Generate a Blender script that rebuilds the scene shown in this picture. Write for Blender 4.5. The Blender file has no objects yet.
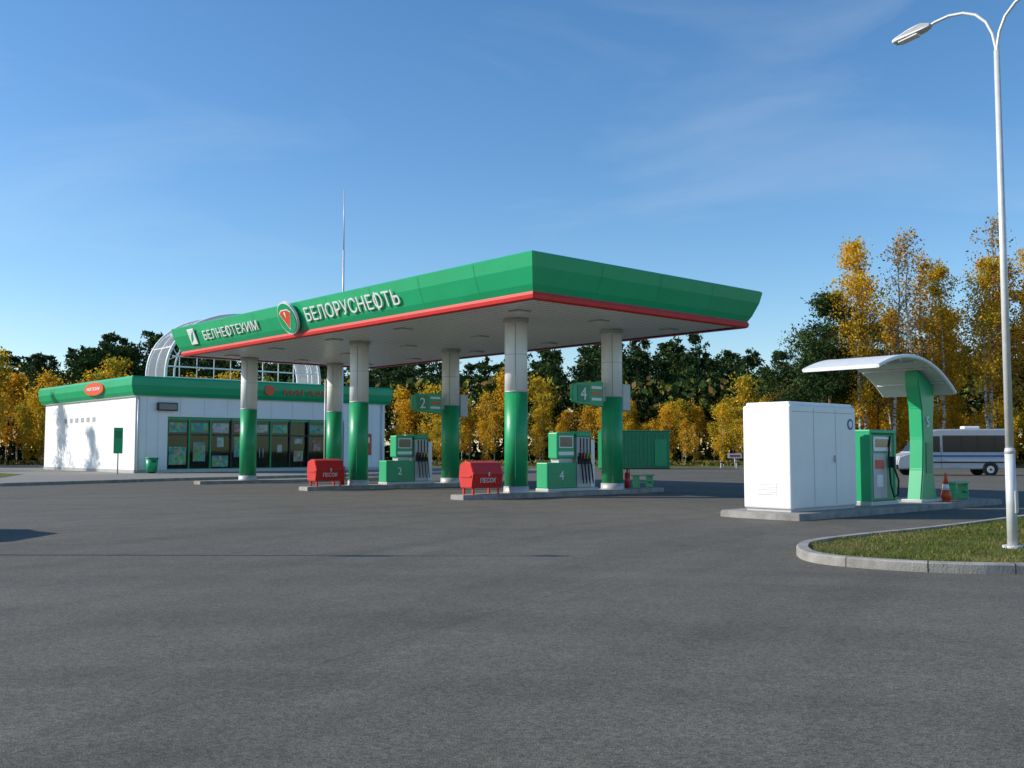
import bpy, bmesh, math, random
import numpy as np
from mathutils import Vector, Matrix
R=math.radians
random.seed(5)
scene=bpy.context.scene
COL=scene.collection
PHI=R(41.7)

# ---------------------------------------------------------------- materials
def new_mat(name):
    m=bpy.data.materials.new(name); m.use_nodes=True
    nt=m.node_tree
    return m,nt,nt.nodes['Principled BSDF']
def mat(name,col,rough=0.5,metal=0.0,var=0.12,scale=3.0,bump=0.0,bscale=40,spec=0.5,dirt=0.0,coat=0.0):
    m,nt,b=new_mat(name); N=nt.nodes; L=nt.links
    b.inputs['Roughness'].default_value=rough; b.inputs['Metallic'].default_value=metal
    b.inputs['Specular IOR Level'].default_value=spec
    b.inputs['Coat Weight'].default_value=coat
    tc=N.new('ShaderNodeTexCoord')
    n=N.new('ShaderNodeTexNoise'); n.inputs['Scale'].default_value=scale; n.inputs['Detail'].default_value=6; n.inputs['Roughness'].default_value=.6
    L.new(tc.outputs['Object'],n.inputs['Vector'])
    cr=N.new('ShaderNodeValToRGB'); e=cr.color_ramp.elements
    e[0].position=.3; e[1].position=.7
    e[0].color=[c*(1-var) for c in col]+[1]; e[1].color=[min(1,c*(1+var)) for c in col]+[1]
    L.new(n.outputs['Fac'],cr.inputs['Fac'])
    out=cr.outputs['Color']
    if dirt>0:
        sp=N.new('ShaderNodeSeparateXYZ'); L.new(tc.outputs['Object'],sp.inputs[0])
        mr=N.new('ShaderNodeMapRange'); mr.inputs['From Min'].default_value=0; mr.inputs['From Max'].default_value=.7
        mr.inputs['To Min'].default_value=dirt; mr.inputs['To Max'].default_value=0
        L.new(sp.outputs['Z'],mr.inputs['Value'])
        mu=N.new('ShaderNodeMath'); mu.operation='MULTIPLY'; L.new(mr.outputs[0],mu.inputs[0]); L.new(n.outputs['Fac'],mu.inputs[1])
        mp=N.new('ShaderNodeMapping'); mp.inputs['Scale'].default_value=(9,9,.5); L.new(tc.outputs['Object'],mp.inputs[0])
        ns=N.new('ShaderNodeTexNoise'); ns.inputs['Scale'].default_value=1; ns.inputs['Detail'].default_value=3; L.new(mp.outputs[0],ns.inputs['Vector'])
        mr2=N.new('ShaderNodeMapRange'); mr2.inputs['From Min'].default_value=.55; mr2.inputs['From Max'].default_value=.8; mr2.inputs['To Max'].default_value=.22*dirt; L.new(ns.outputs['Fac'],mr2.inputs['Value'])
        ad=N.new('ShaderNodeMath'); ad.operation='ADD'; L.new(mu.outputs[0],ad.inputs[0]); L.new(mr2.outputs[0],ad.inputs[1])
        mx=N.new('ShaderNodeMixRGB'); mx.inputs['Color2'].default_value=(.12,.11,.10,1)
        L.new(ad.outputs[0],mx.inputs['Fac']); L.new(out,mx.inputs['Color1']); out=mx.outputs['Color']
    L.new(out,b.inputs['Base Color'])
    if bump>0:
        n2=N.new('ShaderNodeTexNoise'); n2.inputs['Scale'].default_value=bscale; n2.inputs['Detail'].default_value=4
        L.new(tc.outputs['Object'],n2.inputs['Vector'])
        bp=N.new('ShaderNodeBump'); bp.inputs['Strength'].default_value=bump; bp.inputs['Distance'].default_value=.02
        L.new(n2.outputs['Fac'],bp.inputs['Height']); L.new(bp.outputs[0],b.inputs['Normal'])
    return m

GREEN=mat('green_paint',(.008,.37,.145),.38,var=.07,scale=.8)
GREEN_D=mat('green_paint_dark',(.010,.23,.09),.4,var=.1)
GREEN_COL=mat('green_column',(.010,.33,.12),.4,var=.08,dirt=.5)
WHITE=mat('white_paint',(.86,.85,.83),.4,var=.03,scale=1.5,dirt=.35)
WHITE_WALL=mat('white_wall',(.87,.86,.83),.6,var=.04,scale=.7,dirt=.5)
WHITE_LET=mat('white_letter',(.85,.85,.83),.5,var=.02)
RED=mat('red_paint',(.60,.02,.018),.35,var=.1)
ORANGE=mat('orange_red',(.75,.09,.02),.4,var=.05)
GREY=mat('grey_metal',(.45,.45,.45),.45,metal=.2,var=.08)
GALV=mat('galvanised',(.64,.64,.63),.45,metal=.15,var=.1,scale=6)
DARK=mat('dark_plastic',(.02,.02,.022),.5,var=.2)
RUBBER=mat('rubber',(.015,.015,.015),.8,var=.2)
DISPLAY=mat('display',(.05,.07,.07),.12,var=.2)
YEL=mat('yellow_plastic',(.7,.45,.02),.5)
CONC=mat('concrete',(.28,.265,.24),.85,var=.22,scale=5,bump=.4,bscale=60)
KERB=mat('kerb_concrete',(.30,.28,.25),.85,var=.3,scale=3,bump=.5,bscale=50)

def m_paving():
    m,nt,b=new_mat('paving'); N=nt.nodes; L=nt.links
    tc=N.new('ShaderNodeTexCoord'); br=N.new('ShaderNodeTexBrick'); br.inputs['Scale'].default_value=2.5
    br.inputs['Color1'].default_value=(.28,.26,.22,1); br.inputs['Color2'].default_value=(.22,.20,.17,1); br.inputs['Mortar'].default_value=(.10,.10,.08,1); br.inputs['Mortar Size'].default_value=.012
    L.new(tc.outputs['Object'],br.inputs['Vector']); L.new(br.outputs['Color'],b.inputs['Base Color']); b.inputs['Roughness'].default_value=.9
    return m
PAVING=m_paving()

def m_asphalt():
    m,nt,b=new_mat('asphalt'); N=nt.nodes; L=nt.links
    tc=N.new('ShaderNodeTexCoord')
    def noise(s,d=6,r=.6,vec=None,dist=0):
        n=N.new('ShaderNodeTexNoise'); n.inputs['Scale'].default_value=s; n.inputs['Detail'].default_value=d; n.inputs['Roughness'].default_value=r; n.inputs['Distortion'].default_value=dist
        L.new(vec or tc.outputs['Object'],n.inputs['Vector']); return n
    def mul(a,c,fac=1):
        x=N.new('ShaderNodeMixRGB'); x.blend_type='MULTIPLY'; x.inputs['Fac'].default_value=fac; L.new(a,x.inputs['Color1']); L.new(c,x.inputs['Color2']); return x.outputs[0]
    def ramp(src,p0,c0,p1,c1):
        r=N.new('ShaderNodeValToRGB'); e=r.color_ramp.elements; e[0].position=p0;e[1].position=p1; e[0].color=(*c0,1); e[1].color=(*c1,1); L.new(src,r.inputs['Fac']); return r.outputs['Color']
    base=ramp(noise(.12,5,.55).outputs['Fac'],.3,(.112,.102,.083),.72,(.150,.138,.114))
    vo=N.new('ShaderNodeTexVoronoi'); vo.inputs['Scale'].default_value=75; L.new(tc.outputs['Object'],vo.inputs['Vector'])
    sx=N.new('ShaderNodeSeparateColor'); L.new(vo.outputs['Color'],sx.inputs[0])
    c=mul(base,ramp(sx.outputs[0],0,(.5,.5,.5),1,(1.5,1.48,1.45)),.8)
    v2=N.new('ShaderNodeTexVoronoi'); v2.inputs['Scale'].default_value=22; L.new(tc.outputs['Object'],v2.inputs['Vector'])
    s2=N.new('ShaderNodeSeparateColor'); L.new(v2.outputs['Color'],s2.inputs[0])
    c=mul(c,ramp(s2.outputs[0],0,(.85,.85,.85),1,(1.15,1.15,1.14)),.6)
    c=mul(c,ramp(noise(1.6,8,.7).outputs['Fac'],.3,(.88,.88,.88),.7,(1.10,1.10,1.09)))
    for loc,s in (((-34,4,0),.9),((14,-22,0),.6),((3,9,0),.8)):
        mp=N.new('ShaderNodeMapping'); mp.inputs['Location'].default_value=loc; L.new(tc.outputs['Object'],mp.inputs['Vector'])
        ln=N.new('ShaderNodeVectorMath'); ln.operation='LENGTH'; L.new(mp.outputs[0],ln.inputs[0])
        n1=N.new('ShaderNodeTexNoise'); n1.noise_dimensions='1D'; n1.inputs['Scale'].default_value=s; n1.inputs['Detail'].default_value=5; L.new(ln.outputs['Value'],n1.inputs['W'])
        c=mul(c,ramp(n1.outputs['Fac'],.36,(.91,.91,.91),.5,(1,1,1)))
    c=mul(c,ramp(noise(.9,2,.5).outputs['Fac'],.68,(1,1,1),.74,(.80,.80,.80)))
    wob=noise(.35,4,.5)
    sp=N.new('ShaderNodeSeparateXYZ'); rot=N.new('ShaderNodeMapping'); rot.inputs['Rotation'].default_value=(0,0,R(-62)); rot.inputs['Location'].default_value=(0,4.4,0); L.new(tc.outputs['Object'],rot.inputs[0]); L.new(rot.outputs[0],sp.inputs[0])
    ad=N.new('ShaderNodeMath'); ad.operation='MULTIPLY_ADD'; L.new(wob.outputs['Fac'],ad.inputs[0]); ad.inputs[1].default_value=.15; L.new(sp.outputs['Y'],ad.inputs[2])
    dv=N.new('ShaderNodeMath'); dv.operation='DIVIDE'; dv.inputs[1].default_value=9; L.new(ad.outputs[0],dv.inputs[0])
    fr=N.new('ShaderNodeMath'); fr.operation='FRACT'; L.new(dv.outputs[0],fr.inputs[0])
    c=mul(c,ramp(fr.outputs[0],.0010,(.74,.74,.74),.0028,(1,1,1)))
    L.new(c,b.inputs['Base Color'])
    b.inputs['Roughness'].default_value=.85; b.inputs['Specular IOR Level'].default_value=.3
    bp=N.new('ShaderNodeBump'); bp.inputs['Strength'].default_value=.5; bp.inputs['Distance'].default_value=.006
    L.new(vo.outputs['Distance'],bp.inputs['Height']); L.new(bp.outputs[0],b.inputs['Normal'])
    return m
ASPH=m_asphalt()
def m_grass(name,c1,c2,c3):
    m,nt,b=new_mat(name); N=nt.nodes; L=nt.links
    tc=N.new('ShaderNodeTexCoord'); n=N.new('ShaderNodeTexNoise'); n.inputs['Scale'].default_value=1.3; n.inputs['Detail'].default_value=10; n.inputs['Roughness'].default_value=.75
    L.new(tc.outputs['Object'],n.inputs['Vector']); cr=N.new('ShaderNodeValToRGB'); e=cr.color_ramp.elements
    e[0].position=.3; e[0].color=c1+(1,); e[1].position=.7; e[1].color=c3+(1,); x=e.new(.5); x.color=c2+(1,)
    L.new(n.outputs['Fac'],cr.inputs[0]); L.new(cr.outputs[0],b.inputs['Base Color']); b.inputs['Roughness'].default_value=.95; b.inputs['Specular IOR Level'].default_value=.1
    return m
GRASSG=m_grass('field_grass',(.06,.08,.02),(.11,.13,.035),(.18,.16,.05))
LAWN=m_grass('lawn_soil',(.07,.08,.03),(.11,.12,.035),(.15,.14,.05))

def m_leaf(name,col,var=.35,trans=.35):
    m,nt,b=new_mat(name); N=nt.nodes; L=nt.links
    nt.nodes.remove(b)
    out=[n for n in N if n.type=='OUTPUT_MATERIAL'][0]
    g=N.new('ShaderNodeNewGeometry')
    ns=N.new('ShaderNodeTexNoise'); ns.inputs['Scale'].default_value=.35; ns.inputs['Detail'].default_value=3; L.new(g.outputs['Position'],ns.inputs['Vector'])
    ad=N.new('ShaderNodeMath'); ad.operation='ADD'; L.new(g.outputs['Random Per Island'],ad.inputs[0]); L.new(ns.outputs['Fac'],ad.inputs[1])
    mh=N.new('ShaderNodeMath'); mh.operation='MULTIPLY'; mh.inputs[1].default_value=.5; L.new(ad.outputs[0],mh.inputs[0])
    cr=N.new('ShaderNodeValToRGB'); e=cr.color_ramp.elements; e[0].position=.2; e[1].position=.8
    e[0].color=[c*(1-var) for c in col]+[1]; e[1].color=[c*(1+var) for c in col]+[1]
    L.new(mh.outputs[0],cr.inputs[0])
    d=N.new('ShaderNodeBsdfDiffuse'); t=N.new('ShaderNodeBsdfTranslucent'); mx=N.new('ShaderNodeMixShader'); mx.inputs[0].default_value=trans
    L.new(cr.outputs[0],d.inputs[0]); L.new(cr.outputs[0],t.inputs[0]); L.new(d.outputs[0],mx.inputs[1]); L.new(t.outputs[0],mx.inputs[2]); L.new(mx.outputs[0],out.inputs[0])
    return m
LF_Y=m_leaf('leaf_yellow',(.72,.47,.035),.25,.45)
LF_O=m_leaf('leaf_orange',(.66,.34,.03),.3,.45)
LF_B=m_leaf('leaf_brown',(.30,.19,.07))
LF_G=m_leaf('leaf_olive',(.30,.31,.04))
NEED=m_leaf('pine_needles',(.036,.068,.024),.5,.15)
NEED2=m_leaf('pine_needles_light',(.075,.11,.034),.4,.15)
BARK_P=mat('pine_bark',(.20,.10,.05),.9,var=.4,scale=6)
BARK_D=mat('dark_bark',(.09,.075,.06),.9,var=.4,scale=6)
def m_birch():
    m,nt,b=new_mat('birch_bark'); N=nt.nodes; L=nt.links
    tc=N.new('ShaderNodeTexCoord'); mp=N.new('ShaderNodeMapping'); mp.inputs['Scale'].default_value=(2,2,7); L.new(tc.outputs['Object'],mp.inputs[0])
    n=N.new('ShaderNodeTexNoise'); n.inputs['Scale'].default_value=1.5; n.inputs['Detail'].default_value=6; L.new(mp.outputs[0],n.inputs['Vector'])
    cr=N.new('ShaderNodeValToRGB'); e=cr.color_ramp.elements; e[0].position=.42; e[0].color=(.05,.045,.04,1); e[1].position=.52; e[1].color=(.50,.46,.40,1)
    L.new(n.outputs['Fac'],cr.inputs[0]); L.new(cr.outputs[0],b.inputs['Base Color']); b.inputs['Roughness'].default_value=.85
    return m
BARK_B=m_birch()
TWIG=mat('twig',(.26,.20,.15),.9,var=.3)

def m_ceiling():
    m,nt,b=new_mat('canopy_soffit'); N=nt.nodes; L=nt.links
    tc=N.new('ShaderNodeTexCoord'); s=N.new('ShaderNodeSeparateXYZ'); L.new(tc.outputs['Object'],s.inputs[0])
    d=N.new('ShaderNodeMath'); d.operation='DIVIDE'; d.inputs[1].default_value=.3; L.new(s.outputs['X'],d.inputs[0])
    f=N.new('ShaderNodeMath'); f.operation='FRACT'; L.new(d.outputs[0],f.inputs[0])
    cr=N.new('ShaderNodeValToRGB'); e=cr.color_ramp.elements; e[0].position=.12; e[0].color=(.14,.14,.14,1); e[1].position=.18; e[1].color=(.90,.89,.86,1)
    L.new(f.outputs[0],cr.inputs[0]); L.new(cr.outputs[0],b.inputs['Base Color']); b.inputs['Roughness'].default_value=.35
    return m
SOFFIT=m_ceiling()
def m_glass(name,tint=(.36,.52,.48)):
    m,nt,b=new_mat(name); N=nt.nodes; L=nt.links; N.remove(b)
    out=[n for n in N if n.type=='OUTPUT_MATERIAL'][0]
    t=N.new('ShaderNodeBsdfTransparent'); t.inputs[0].default_value=tint+(1,)
    g=N.new('ShaderNodeBsdfGlossy'); g.inputs['Roughness'].default_value=.03; g.inputs[0].default_value=(.55,.62,.62,1)
    fr=N.new('ShaderNodeFresnel'); fr.inputs[0].default_value=1.5
    mx=N.new('ShaderNodeMixShader'); L.new(fr.outputs[0],mx.inputs[0]); L.new(t.outputs[0],mx.inputs[1]); L.new(g.outputs[0],mx.inputs[2]); L.new(mx.outputs[0],out.inputs[0])
    return m
GLASS=m_glass('shop_glass')
CARGLASS=mat('car_glass',(.012,.016,.025),.1,var=.1,spec=.4)
def m_poly():
    m,nt,b=new_mat('polycarbonate'); N=nt.nodes; L=nt.links; N.remove(b)
    out=[n for n in N if n.type=='OUTPUT_MATERIAL'][0]
    t=N.new('ShaderNodeBsdfTransparent'); t.inputs[0].default_value=(.9,.95,1,1)
    d=N.new('ShaderNodeBsdfTranslucent'); d.inputs[0].default_value=(.75,.8,.84,1)
    d2=N.new('ShaderNodeBsdfDiffuse'); d2.inputs[0].default_value=(.75,.8,.84,1); ma=N.new('ShaderNodeMixShader'); L.new(d.outputs[0],ma.inputs[1]); L.new(d2.outputs[0],ma.inputs[2])
    mx=N.new('ShaderNodeMixShader'); mx.inputs[0].default_value=.40; L.new(t.outputs[0],mx.inputs[1]); L.new(ma.outputs[0],mx.inputs[2]); L.new(mx.outputs[0],out.inputs[0])
    return m
POLY=m_poly()

# ---------------------------------------------------------------- helpers
def empty(name,loc=(0,0,0),rz=0):
    e=bpy.data.objects.new(name,None); e.location=loc; e.rotation_euler=(0,0,rz); COL.objects.link(e); e.empty_display_size=.3
    return e
def link(me,name,parent=None,mats=(),smooth=False):
    o=bpy.data.objects.new(name,me); COL.objects.link(o)
    for m in mats: me.materials.append(m)
    if parent: o.parent=parent
    if smooth:
        for p in me.polygons: p.use_smooth=True
    return o
def box(name,p,c,s,m,bev=0.0,rot=None,seg=2,taper=None):
    bm=bmesh.new(); bmesh.ops.create_cube(bm,size=1)
    for v in bm.verts:
        v.co=Vector((v.co.x*s[0],v.co.y*s[1],v.co.z*s[2]))
        if taper and v.co.z>0: v.co.x*=taper[0]; v.co.y*=taper[1]
    if bev>0: bmesh.ops.bevel(bm,geom=bm.edges[:],offset=bev,segments=seg,affect='EDGES',profile=.5)
    me=bpy.data.meshes.new(name); bm.to_mesh(me); bm.free()
    M=Matrix.Translation(c)
    if rot is not None: M=M@rot.to_4x4()
    me.transform(M)
    return link(me,name,p,[m])
def cyl(name,p,p0,p1,r0,m,r1=None,n=20,caps=True):
    r1=r0 if r1 is None else r1
    p0=Vector(p0);p1=Vector(p1); d=(p1-p0)
    bm=bmesh.new(); bmesh.ops.create_cone(bm,cap_ends=caps,segments=n,radius1=r0,radius2=r1,depth=d.length)
    me=bpy.data.meshes.new(name); bm.to_mesh(me); bm.free()
    q=d.to_track_quat('Z','Y').to_matrix().to_4x4()
    me.transform(Matrix.Translation((p0+p1)/2)@q)
    o=link(me,name,p,[m])
    for f in me.polygons: f.use_smooth=len(f.vertices)==4
    return o
def tube(name,p,pts,r,m,n=8,radii=None):
    cu=bpy.data.curves.new(name,'CURVE'); cu.dimensions='3D'; cu.bevel_depth=r; cu.bevel_resolution=max(1,n//4); cu.use_fill_caps=True
    sp=cu.splines.new('POLY'); sp.points.add(len(pts)-1)
    for i,q in enumerate(pts):
        sp.points[i].co=(*q,1)
        if radii: sp.points[i].radius=radii[i]
    o=bpy.data.objects.new(name,cu); COL.objects.link(o); cu.materials.append(m); cu.splines[0].use_smooth=True
    if p: o.parent=p
    return o
def pydata(name,v,f,p,mats,smooth=False,mi=None):
    me=bpy.data.meshes.new(name); me.from_pydata(v,[],f); me.update()
    o=link(me,name,p,mats,smooth)
    if mi:
        for i,x in enumerate(mi): me.polygons[i].material_index=x
    return o
def prism(name,p,poly,z0,z1,m,bev=0,m_top=None):
    bm=bmesh.new(); vs=[bm.verts.new((x,y,z0)) for x,y in poly]; f=bm.faces.new(vs)
    r=bmesh.ops.extrude_face_region(bm,geom=[f]); 
    for v in [g for g in r['geom'] if isinstance(g,bmesh.types.BMVert)]: v.co.z=z1
    bmesh.ops.recalc_face_normals(bm,faces=bm.faces)
    if bev>0:
        ed=[e for e in bm.edges if all(abs(v.co.z-z1)<1e-5 for v in e.verts)]
        bmesh.ops.bevel(bm,geom=ed,offset=bev,segments=2,affect='EDGES')
    me=bpy.data.meshes.new(name); bm.to_mesh(me); bm.free()
    o=link(me,name,p,[m]+([m_top] if m_top else []))
    if m_top:
        for f in me.polygons:
            if f.normal.z>.9 : f.material_index=1
    return o
def side_extrude(name,p,prof,y0,y1,m,bev=0.0,axis='x'):
    bm=bmesh.new(); vs=[bm.verts.new((x,y0,z)) for x,z in prof]; f=bm.faces.new(vs)
    r=bmesh.ops.extrude_face_region(bm,geom=[f])
    for v in [g for g in r['geom'] if isinstance(g,bmesh.types.BMVert)]: v.co.y=y1
    bmesh.ops.recalc_face_normals(bm,faces=bm.faces)
    if bev>0: bmesh.ops.bevel(bm,geom=bm.edges[:],offset=bev,segments=3,affect='EDGES',clamp_overlap=True)
    me=bpy.data.meshes.new(name); bm.to_mesh(me); bm.free()
    return link(me,name,p,[m])
def ring(name,p,rect,levels,m,cap_top=False,cap_bot=False):
    x0,y0,x1,y1=rect; v=[];f=[]
    for off,z in levels:
        v+=[(x0-off,y0-off,z),(x1+off,y0-off,z),(x1+off,y1+off,z),(x0-off,y1+off,z)]
    for k in range(len(levels)-1):
        for i in range(4):
            j=(i+1)%4; f.append((4*k+i,4*k+j,4*k+4+j,4*k+4+i))
    if cap_top: b=4*(len(levels)-1); f.append((b,b+1,b+2,b+3))
    if cap_bot: f.append((3,2,1,0))
    return pydata(name,v,f,p,[m])
def tw(s,size):
    cu=bpy.data.curves.new('measure','FONT'); cu.body=s; cu.size=size
    o=bpy.data.objects.new('measure',cu); COL.objects.link(o); bpy.context.view_layer.update(); w=o.dimensions.x
    bpy.data.objects.remove(o); bpy.data.curves.remove(cu); return w
def text(name,p,s,M,size,m,width=None,ext=.015):
    """built-in font; its Cyrillic EF glyph self-intersects, so that letter is an O with a stem added"""
    has='Ф' in s; body=s.replace('Ф','О')
    cu=bpy.data.curves.new(name,'FONT'); cu.body=body; cu.size=size; cu.extrude=ext; cu.resolution_u=3
    o=bpy.data.objects.new(name,cu); COL.objects.link(o); cu.materials.append(m)
    bpy.context.view_layer.update()
    w=o.dimensions.x
    sc=1.0
    if width and w>0.01: sc=width/w
    o.parent=p; o.matrix_local=M@Matrix.Diagonal((sc,1,1,1))
    if has:
        k=s.index('Ф'); a=tw(body[:k],size); b=tw(body[:k+1],size); x=(a+b)/2+.05*size
        st=box(name+'_stem',p,(x,.36*size,0),(.085*size,.86*size,ext*2.2),m); st.matrix_local=M@Matrix.Diagonal((sc,1,1,1))
    return o
def basis(X,Y,Z,loc):
    X=Vector(X).normalized();Y=Vector(Y).normalized();Z=Vector(Z).normalized()
    M=Matrix((X,Y,Z)).transposed().to_4x4(); M.translation=loc
    return M

# ---------------------------------------------------------------- ground
me=bpy.data.meshes.new('ground'); me.from_pydata([(-900,-900,0),(900,-900,0),(900,900,0),(-900,900,0)],[],[(0,1,2,3)]); link(me,'ground',None,[GRASSG])
pydata('asphalt_forecourt',[(x,y,.004) for x,y in [(-120,-60),(120,-60),(120,100),(40,100),(17,86),(8,84),(-12,92),(-120,92)]],[tuple(range(8))],None,[ASPH])

def smooth_poly(pts,n=4):
    for _ in range(n):
        q=[]
        for i in range(len(pts)):
            a=Vector(pts[i]);b=Vector(pts[(i+1)%len(pts)])
            q+=[tuple(a*.75+b*.25),tuple(a*.25+b*.75)]
        pts=q
    return pts
def offset_poly(pts,d):
    n=len(pts);out=[]
    for i in range(n):
        a=Vector(pts[i-1]);b=Vector(pts[(i+1)%n]);t=(b-a).normalized(); out.append((pts[i][0]-t.y*d,pts[i][1]+t.x*d))
    return out
lawn=smooth_poly([(4.0,14.4),(3.95,13.2),(5.0,12.35),(6.3,12.1),(22,11.5),(27,14),(27,34),(23,34),(8.7,19.1),(4.6,15.8)],3)
kerb_e=empty('kerbed_lawn')
def kerb_ring(p,poly,w=.16,h=.13,name='kerb'):
    inn=offset_poly(poly,w); n=len(poly)
    b=.02; o1=offset_poly(poly,b)
    v=[(x,y,0) for x,y in poly]+[(x,y,h-b) for x,y in poly]+[(x,y,h) for x,y in o1]+[(x,y,h) for x,y in inn]+[(x,y,0) for x,y in inn]
    f=[]
    for k in range(4):
        for i in range(n):
            j=(i+1)%n; f.append((k*n+i,k*n+j,(k+1)*n+j,(k+1)*n+i))
    pydata(name,v,f,p,[KERB])
    acc=0; jv=[];jf=[]
    for i in range(n):
        a=Vector(poly[i]);c=Vector(poly[(i+1)%n]); L_=(c-a).length; s=(1.0-acc)
        t=(c-a).normalized() if L_>0 else Vector((1,0)); nn=Vector((-t.y,t.x))
        while s<L_:
            q=a+t*s; o=q-nn*.003; e_=q+nn*w; k=len(jv); tt=t*.006
            jv+=[(*(o-tt),.0),(*(o+tt),.0),(*(o+tt),h-b+.002),(*(o-tt),h-b+.002),(*(q+nn*b+tt),h+.003),(*(q+nn*b-tt),h+.003),(*(e_+tt),h+.003),(*(e_-tt),h+.003)]
            jf+=[(k,k+1,k+2,k+3),(k+3,k+2,k+4,k+5),(k+5,k+4,k+6,k+7)]
            s+=1.0
        acc=(L_-(s-1.0)) 
    pydata('kerb_joints',jv,jf,p,[DARK]); return inn
inn=kerb_ring(kerb_e,lawn)
pydata('soil',[(x,y,.09) for x,y in inn],[tuple(range(len(inn)))],kerb_e,[LAWN])

rng=np.random.default_rng(3)
def inside(px,py,poly):
    P=np.array(poly); x=P[:,0];y=P[:,1];c=np.zeros(len(px),bool); j=len(P)-1
    for i in range(len(P)):
        t=((y[i]>py)!=(y[j]>py))&(px<(x[j]-x[i])*(py-y[i])/(y[j]-y[i]+1e-12)+x[i]); c^=t; j=i
    return c
def fast_mesh(name,verts,faces_n,mats,mi=None,parent=None,k=4):
    n=verts.size//3; me=bpy.data.meshes.new(name); me.vertices.add(n); me.vertices.foreach_set('co',verts.astype(np.float32).ravel())
    nf=n//k; me.loops.add(n); me.loops.foreach_set('vertex_index',np.arange(n,dtype=np.int32))
    me.polygons.add(nf); me.polygons.foreach_set('loop_start',np.arange(0,n,k,dtype=np.int32)); 
    try: me.polygons.foreach_set('loop_total',np.full(nf,k,dtype=np.int32))
    except Exception: pass
    if mi is not None: me.polygons.foreach_set('material_index',mi.astype(np.int32))
    me.update(calc_edges=True)
    for m in mats: me.materials.append(m)
    return me
GB=m_leaf('grass_blades',(.13,.16,.035),.5,.3); GB2=m_leaf('grass_dry',(.26,.22,.08),.4,.3)
NB=60000
px=rng.uniform(3.6,16,NB*3); py=rng.uniform(11.5,27,NB*3); ok=inside(px,py,inn); px=px[ok][:NB];py=py[ok][:NB]; n=len(px)
h=rng.uniform(.02,.065,n)*(0.6+.6*np.sin(px*1.7+py*2.3)**2); a=rng.uniform(0,6.28,n); w=.007
lean=rng.normal(0,.03,(n,2)); base=np.stack([px,py,np.full(n,.09)],1)
dx=np.stack([np.cos(a)*w,np.sin(a)*w,np.zeros(n)],1)
tip=base+np.stack([lean[:,0],lean[:,1],h],1)
V=np.stack([base-dx,base+dx,tip],1).reshape(-1,3)
patch=(np.sin(px*2.1+1)*np.sin(py*1.6)+rng.normal(0,.5,n))>.45
me=fast_mesh('grass',V,None,[GB,GB2],patch.astype(int),k=3); link(me,'grass')
n=320; px=rng.uniform(4,14,n*2);py=rng.uniform(12,22,n*2); ok=inside(px,py,inn); px=px[ok];py=py[ok]; n=len(px)
a=rng.uniform(0,6.28,n); s=rng.uniform(.012,.028,n)
c=np.stack([px,py,rng.uniform(.10,.13,n)],1); u=np.stack([np.cos(a)*s,np.sin(a)*s,rng.normal(0,.01,n)],1); v=np.stack([-np.sin(a)*s*.7,np.cos(a)*s*.7,rng.normal(0,.01,n)],1)
V=np.stack([c-u-v,c+u-v,c+u+v,c-u+v],1).reshape(-1,3); me=fast_mesh('fallen_leaves',V,None,[LF_B]); link(me,'fallen_leaves')

# ---------------------------------------------------------------- street lamps
def street_lamp(name,x,y,rz=PHI):
    e=empty(name,(x,y,0),rz)
    z0=.1
    cyl('base_plate',e,(0,0,z0-.08),(0,0,z0+.03),.14,GALV)
    cyl('base_sleeve',e,(0,0,z0),(0,0,1.5),.072,GALV,.070)
    cyl('pole',e,(0,0,1.5),(0,0,7.45),.058,GALV,.040)
    cyl('collar',e,(0,0,1.45),(0,0,1.53),.076,GALV,.064)
    box('hatch',e,(0,-.072,.75),(.09,.02,.32),GREY,.005)
    for i,s in enumerate((1,-1)):
        P=[(0,7.3),(0.01,7.5),(.05,7.72),(.14,7.93),(.29,8.09),(.48,8.18),(.7,8.21),(.92,8.18),(1.08,8.13)]
        tube('arm_%d'%i,e,[(0,s*d,z) for d,z in P],.024,GALV,12)
        prof=[(.98,8.18),(1.10,8.21),(1.32,8.17),(1.56,8.09),(1.60,8.04),(1.54,8.03),(1.10,8.10),(.98,8.13)]
        bm=bmesh.new(); A=[];
        for wd in (-.10,.10):
            A.append([bm.verts.new((wd*(.5 if k in(0,7) else 1),s*d,z)) for k,(d,z) in enumerate(prof)])
        bm.faces.new(A[0]); bm.faces.new(A[1][::-1])
        for k in range(len(prof)): bm.faces.new((A[0][k],A[1][k],A[1][(k+1)%8],A[0][(k+1)%8]))
        bmesh.ops.recalc_face_normals(bm,faces=bm.faces); bmesh.ops.bevel(bm,geom=bm.edges[:],offset=.012,segments=2,affect='EDGES')
        me=bpy.data.meshes.new('luminaire'); bm.to_mesh(me); bm.free(); link(me,'luminaire_%d'%i,e,[GALV])
        box('lens_%d'%i,e,(0,s*1.34,8.05),(.15,.32,.04),WHITE_LET,.012,rot=Matrix.Rotation(-s*.15,3,'X'))
    return e
street_lamp('street_lamp',7.23,14.56)
street_lamp('street_lamp',-16.0,14.6,R(90))

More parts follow.
